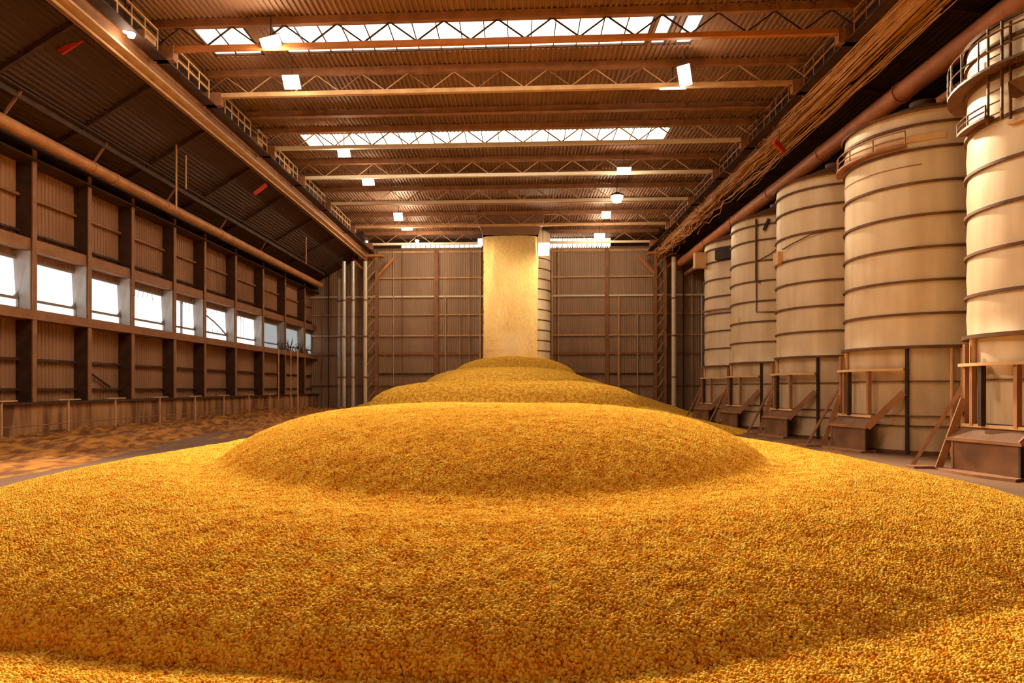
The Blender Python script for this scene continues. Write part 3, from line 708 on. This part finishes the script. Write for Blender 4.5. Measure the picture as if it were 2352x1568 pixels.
# ------------------------------------------------------ falling grain stream
YS = 74.6; XSt = atY(1173, YS)
def stream_mat():
    m, nt, b = newmat('falling_grain'); L = nt.links
    tc = N(nt, 'ShaderNodeTexCoord'); mp = N(nt, 'ShaderNodeMapping'); mp.inputs['Scale'].default_value = (1, 1, .35)
    L.new(tc.outputs['Object'], mp.inputs[0])
    n1 = N(nt, 'ShaderNodeTexNoise'); n1.inputs['Scale'].default_value = 1.1; n1.inputs['Detail'].default_value = 8; n1.inputs['Roughness'].default_value = .65
    L.new(mp.outputs[0], n1.inputs['Vector'])
    cr = N(nt, 'ShaderNodeValToRGB'); e = cr.color_ramp.elements
    e[0].position = .3; e[0].color = (.92, .60, .19, 1); e[1].position = .7; e[1].color = (1.0, .76, .32, 1)
    L.new(n1.outputs['Fac'], cr.inputs[0]); L.new(cr.outputs[0], b.inputs['Base Color']); b.inputs['Roughness'].default_value = .9
    # the fall thins out towards its foot
    sx_ = N(nt, 'ShaderNodeSeparateXYZ'); L.new(tc.outputs['Object'], sx_.inputs[0])
    mr = N(nt, 'ShaderNodeMapRange'); mr.inputs['From Min'].default_value = -13.5; mr.inputs['From Max'].default_value = -5.0; mr.inputs['To Min'].default_value = .42; mr.inputs['To Max'].default_value = .93
    L.new(sx_.outputs['Z'], mr.inputs[0])
    n2 = N(nt, 'ShaderNodeTexNoise'); n2.inputs['Scale'].default_value = 9; n2.inputs['Detail'].default_value = 5; L.new(mp.outputs[0], n2.inputs['Vector'])
    ad = N(nt, 'ShaderNodeMath', operation='ADD'); L.new(mr.outputs[0], ad.inputs[0])
    ms = N(nt, 'ShaderNodeMath', operation='MULTIPLY_ADD'); ms.inputs[1].default_value = .6; ms.inputs[2].default_value = -.3; L.new(n2.outputs['Fac'], ms.inputs[0]); L.new(ms.outputs[0], ad.inputs[1])
    ad.use_clamp = True
    L.new(ad.outputs[0], b.inputs['Alpha'])
    tl = N(nt, 'ShaderNodeBsdfTranslucent'); L.new(cr.outputs[0], tl.inputs[0])
    return m
M['stream'] = stream_mat()
m = MB(); n = 56; k0 = 0; H_ = 13.7
rows = 30
for j in range(rows + 1):
    t = j / rows; z = -H_ * t
    for i in range(n):
        a = 2 * PI * i / n; rx = 2.92 * (1 - .02 * t); ry = .75 + .25 * t
        w = 1 + .03 * math.sin(a * 9 + j * .2) + .02 * math.sin(a * 17)
        m.v.append((rx * math.copysign(abs(math.cos(a)) ** .7, math.cos(a)) * w, ry * math.sin(a) * w, z))
for j in range(rows):
    for i in range(n): m.f.append((j * n + i, j * n + (i + 1) % n, (j + 1) * n + (i + 1) % n, (j + 1) * n + i))
st = m.build('falling_grain', 'stream', smooth=True); st.location = (XSt, YS, 19.15)
tag(st, 'wide golden curtain of grain pouring onto the top of the pile', 'grain', kind='stuff')
# hopper that feeds it
e = empty('discharge_hopper', (XSt, YS, 19.15), 'brown hopper under the roof from which the grain pours', 'hopper')
m = MB(); m.quadbox([(-3.0, -.95, 0), (3.0, -.95, 0), (3.0, .95, 0), (-3.0, .95, 0), (-3.6, -1.2, 1.6), (3.6, -1.2, 1.6), (3.6, 1.2, 1.6), (-3.6, 1.2, 1.6)]); m.build('bin', 'sheet', e)
MB().box(-3.05, 3.05, -1.0, 1.0, .0, .12).build('lip', 'rust', e)
MB().box(-3.6, 3.6, -1.2, 1.2, 1.6, 2.3).build('collar', 'sheet', e)
# dust where it lands
def dust():
    m, nt, b = newmat('grain_dust'); nt.nodes.remove(b); L = nt.links; out = nt.nodes['Material Output']
    v = N(nt, 'ShaderNodeVolumePrincipled'); v.inputs['Color'].default_value = (1, .95, .80, 1); v.inputs['Anisotropy'].default_value = .2
    tc = N(nt, 'ShaderNodeTexCoord'); g = N(nt, 'ShaderNodeTexGradient', gradient_type='SPHERICAL'); L.new(tc.outputs['Object'], g.inputs[0])
    mu = N(nt, 'ShaderNodeMath', operation='MULTIPLY'); mu.inputs[1].default_value = .55; L.new(g.outputs['Fac'], mu.inputs[0]); L.new(mu.outputs[0], v.inputs['Density'])
    L.new(v.outputs[0], out.inputs['Volume']); return m
M['dust'] = dust()
mb = MB(); mb.lathe(0, 0, [(math.sin(t) * 1.0 + 1e-4, -math.cos(t)) for t in np.linspace(0, PI, 14)], 24)
dc = mb.build('dust_cloud', 'dust', smooth=True); dc.location = (atY(1178, 72.6), 72.6, 6.9); dc.scale = (1.9, .9, 2.4)
tag(dc, 'pale dust cloud where the falling grain meets the top of the pile', 'dust', kind='stuff')

# ------------------------------------------------------------ floor railing
posts_px = [3, 157, 265, 367, 448, 514, 572, 620]
Xr = -24.3
e = empty('railing', (Xr, 0, 0), 'low cable railing with T-topped posts along the left wall', 'railing')
ys = [atX(p, Xr) for p in posts_px]
for y in ys:
    p = MB().tube([(0, y, 0), (0, y, 2.05)], .06, 8).build('post', 'tan', e, True)
    MB().box(-.12, .12, y - .9, y + .9, 2.03, 2.09).build('top_arm', 'tan', p)
MB().tube([(0, 14, .80), (0, 84, .80)], .03, 6).build('cable', 'rust', e, True)
for p in (683, 640):                      # tall thin standards near the far corner
    y = 78 if p == 683 else 70
for i, (px, ztop) in enumerate(((684, 802), (640, 800), (668, 802))):
    Y = (66.0, 69.0, 72.0)[i]; X = atY(px, Y); z1 = zat(ztop, X, Y)
    o = MB().tube([(0, 0, 0), (0, 0, z1)], .07, 8).build('standpipe', 'tan', smooth=True); o.location = (X, Y, 0)
    tag(o, ('tall thin pale standpipe near the far end of the left wall, nearest of three', 'tall thin standpipe near the far end of the left wall, leftmost of three', 'tall thin standpipe near the far end of the left wall, farthest of three')[i], 'pipe', 'standpipes by the far left corner')
# dead brush on the sill in the far left corner
m = MB()
for k in range(46):
    a = random.uniform(0, PI); L_ = random.uniform(.6, 2.2); p = Vector((0, random.uniform(-5, 5), .0)); q = p + Vector((random.uniform(.0, .6), math.cos(a) * L_, abs(math.sin(a)) * L_ * .8))
    mid = (p + q) / 2 + Vector((random.uniform(-.2, .2), random.uniform(-.2, .2), random.uniform(0, .3)))
    m.tube([p, mid, q], [.05, .035, .012], 5, False)
o = m.build('dead_branches', 'dark'); o.location = (XC - .25, 78, 6.82); tag(o, 'tangle of dead branches on the window sill in the far left corner', 'branches', kind='stuff')

# -------------------------------------------------------------------- lamps
def lampobj(px, py, hz, size, lab, rot=(0, 0, 0), watts=260, mat='lamp', round_=False, aim=None, power=0):
    d = hz * F / (PY - py); a, b = ray(px); X, Y, Z = a * d, b * d, EYE + hz
    e = empty('floodlight', (X, Y, Z), lab, 'lamp', 'floodlights under the roof')
    w, l = size
    if round_:
        MB().lathe(0, 0, [(.001, -w * .6), (w * .35, -w * .5), (w * .5, -w * .1), (w * .5, 0), (.001, 0)], 20).build('lens', mat, e, True)
        MB().lathe(0, 0, [(w * .52, -.02), (w * .55, .1), (.1, .35), (.001, .35)], 20).build('housing', 'dark', e, True)
    else:
        o = MB().box(-w / 2, w / 2, -l / 2, l / 2, -.08, -.02).build('lens', mat, e, bevel=.015); o.rotation_euler = rot
        o = MB().quadbox; mm = MB(); mm.quadbox([(-w / 2 - .04, -l / 2 - .04, -.03), (w / 2 + .04, -l / 2 - .04, -.03), (w / 2 + .04, l / 2 + .04, -.03), (-w / 2 - .04, l / 2 + .04, -.03), (-w / 3, -l / 3, .2), (w / 3, -l / 3, .2), (w / 3, l / 3, .2), (-w / 3, l / 3, .2)])
        o = mm.build('housing', 'dark', e); o.rotation_euler = rot
    MB().bar((0, 0, .12), (0, 0, ZC - Z - .02), .05).build('stem', 'dark', e)
    ld = bpy.data.lights.new('floodlight_glow', 'POINT'); ld.energy = watts * .7; ld.color = (1.0, .78, .52); ld.shadow_soft_size = .25
    lo = bpy.data.objects.new('floodlight_glow', ld); COL.objects.link(lo); lo.location = (0, 0, -.45); lo.parent = e
    if aim:
        sd = bpy.data.lights.new('floodlight_beam', 'SPOT'); sd.energy = power; sd.color = (1.0, .80, .53); sd.shadow_soft_size = .4
        sd.spot_size = math.radians(aim[3]); sd.spot_blend = .9
        so = bpy.data.objects.new('floodlight_beam', sd); COL.objects.link(so); so.parent = e; so.location = (0, 0, -.5)
        v = Vector(aim[:3]) - Vector((X, Y, Z - .5)); so.rotation_euler = v.to_track_quat('-Z', 'Y').to_euler()
    return e
R = math.radians
lampobj(670, 188, 17.5, (.95, .75), 'square floodlight at the left, before the second truss', (R(-50), 0, 0), 330, aim=(-2, 10, 0, 80), power=36000)
lampobj(1572, 174, 17.5, (.7, 1.1), 'tilted bright floodlight at the right, before the second truss', (R(-70), R(-15), 0), 330, aim=(2, 10, 0, 80), power=36000)
lampobj(1545, 201, 17.35, (1.5, .2), 'flat strip lamp lying on the second truss at the right', (R(-70), 0, 0), 120, aim=(6, 8, 0, 75), power=24000)
lampobj(622, 96, 17.5, (1.0, .5), 'glaring warm floodlight at the left end of the near skylight', (R(-60), R(-12), 0), 600, aim=(-5, 8, 0, 80), power=30000)
lampobj(790, 349, 17.3, (.9, .7), 'warm floodlight at the left, below the middle skylight', (R(-50), 0, 0), 400, aim=(-1, 22, 1.5, 55), power=16000)
lampobj(846, 417, 17.3, (1.0, .6), 'warm floodlight at the left of the fourth truss', (R(-50), 0, 0), 420, aim=(0, 38, 3, 50), power=6500)
lampobj(1433, 392, 17.4, (1.1, .6), 'warm floodlight at the right, above the fourth truss', (R(-50), 0, 0), 420, aim=(1, 24, 1.5, 55), power=16000)
lampobj(1417, 450, 17.3, (1.1, .7), 'oval warm floodlight at the right of the fifth truss', (R(-45), 0, 0), 420, round_=True, aim=(0, 40, 3, 50), power=6500)
lampobj(915, 497, 17.4, (.9, .8), 'warm floodlight at the left, between fifth and sixth truss', (R(-55), 0, 0), 1300, aim=(-1, 75, 12, 60), power=8500)
lampobj(1392, 493, 17.4, (.9, .7), 'warm floodlight at the right, between fifth and sixth truss', (R(-55), 0, 0), 1300, aim=(0, 75, 10, 60), power=8500)
lampobj(935, 523, 17.3, (1.2, .5), 'small warm floodlight at the left of the sixth truss', (R(-55), 0, 0), 1300)
lampobj(958, 551, 17.3, (.5, .5), 'small round lamp before the end wall, left of the grain stream', (0, 0, 0), 1300, round_=True)
lampobj(1377, 541, 17.4, (1.2, .6), 'small warm floodlight before the end wall, right of the grain stream', (R(-55), 0, 0), 1300)
lampobj(1247, 572, 15.2, (1.4, 1.4), 'glaring white lamp at the upper right corner of the grain stream', (R(-70), 0, 0), 900, 'lampw')
lampobj(1103, 556, 16.3, (.5, .8), 'small glaring lamp at the upper left corner of the grain stream', (R(-70), 0, 0), 200, 'lampw')
lampobj(288, 68, 16.9, (.28, .28), 'left one of a pair of small round bulbs on the left girder railing', (0, 0, 0), 40, 'lampw', True)
lampobj(301, 76, 16.8, (.4, .4), 'right one of a pair of small round bulbs on the left girder railing', (0, 0, 0), 50, 'lampw', True)

# -------------------------------------------------------------- world, view
w = bpy.data.worlds.new('world'); scn.world = w; w.use_nodes = True
bg = w.node_tree.nodes['Background']; bg.inputs[0].default_value = (.9, .75, .6, 1); bg.inputs[1].default_value = .05
scn.view_settings.view_transform = 'Standard'; scn.view_settings.look = 'None'; scn.view_settings.gamma = 1; scn.view_settings.use_curve_mapping = False
scn.view_settings.exposure = 0.03
cy = scn.cycles
cy.use_denoising = True; cy.max_bounces = 5; cy.diffuse_bounces = 4; cy.glossy_bounces = 2; cy.transparent_max_bounces = 8; cy.volume_bounces = 1
cy.use_adaptive_sampling = True; cy.adaptive_threshold = .07; cy.adaptive_min_samples = 12
cy.sample_clamp_indirect = 6.0
cy.use_light_tree = False
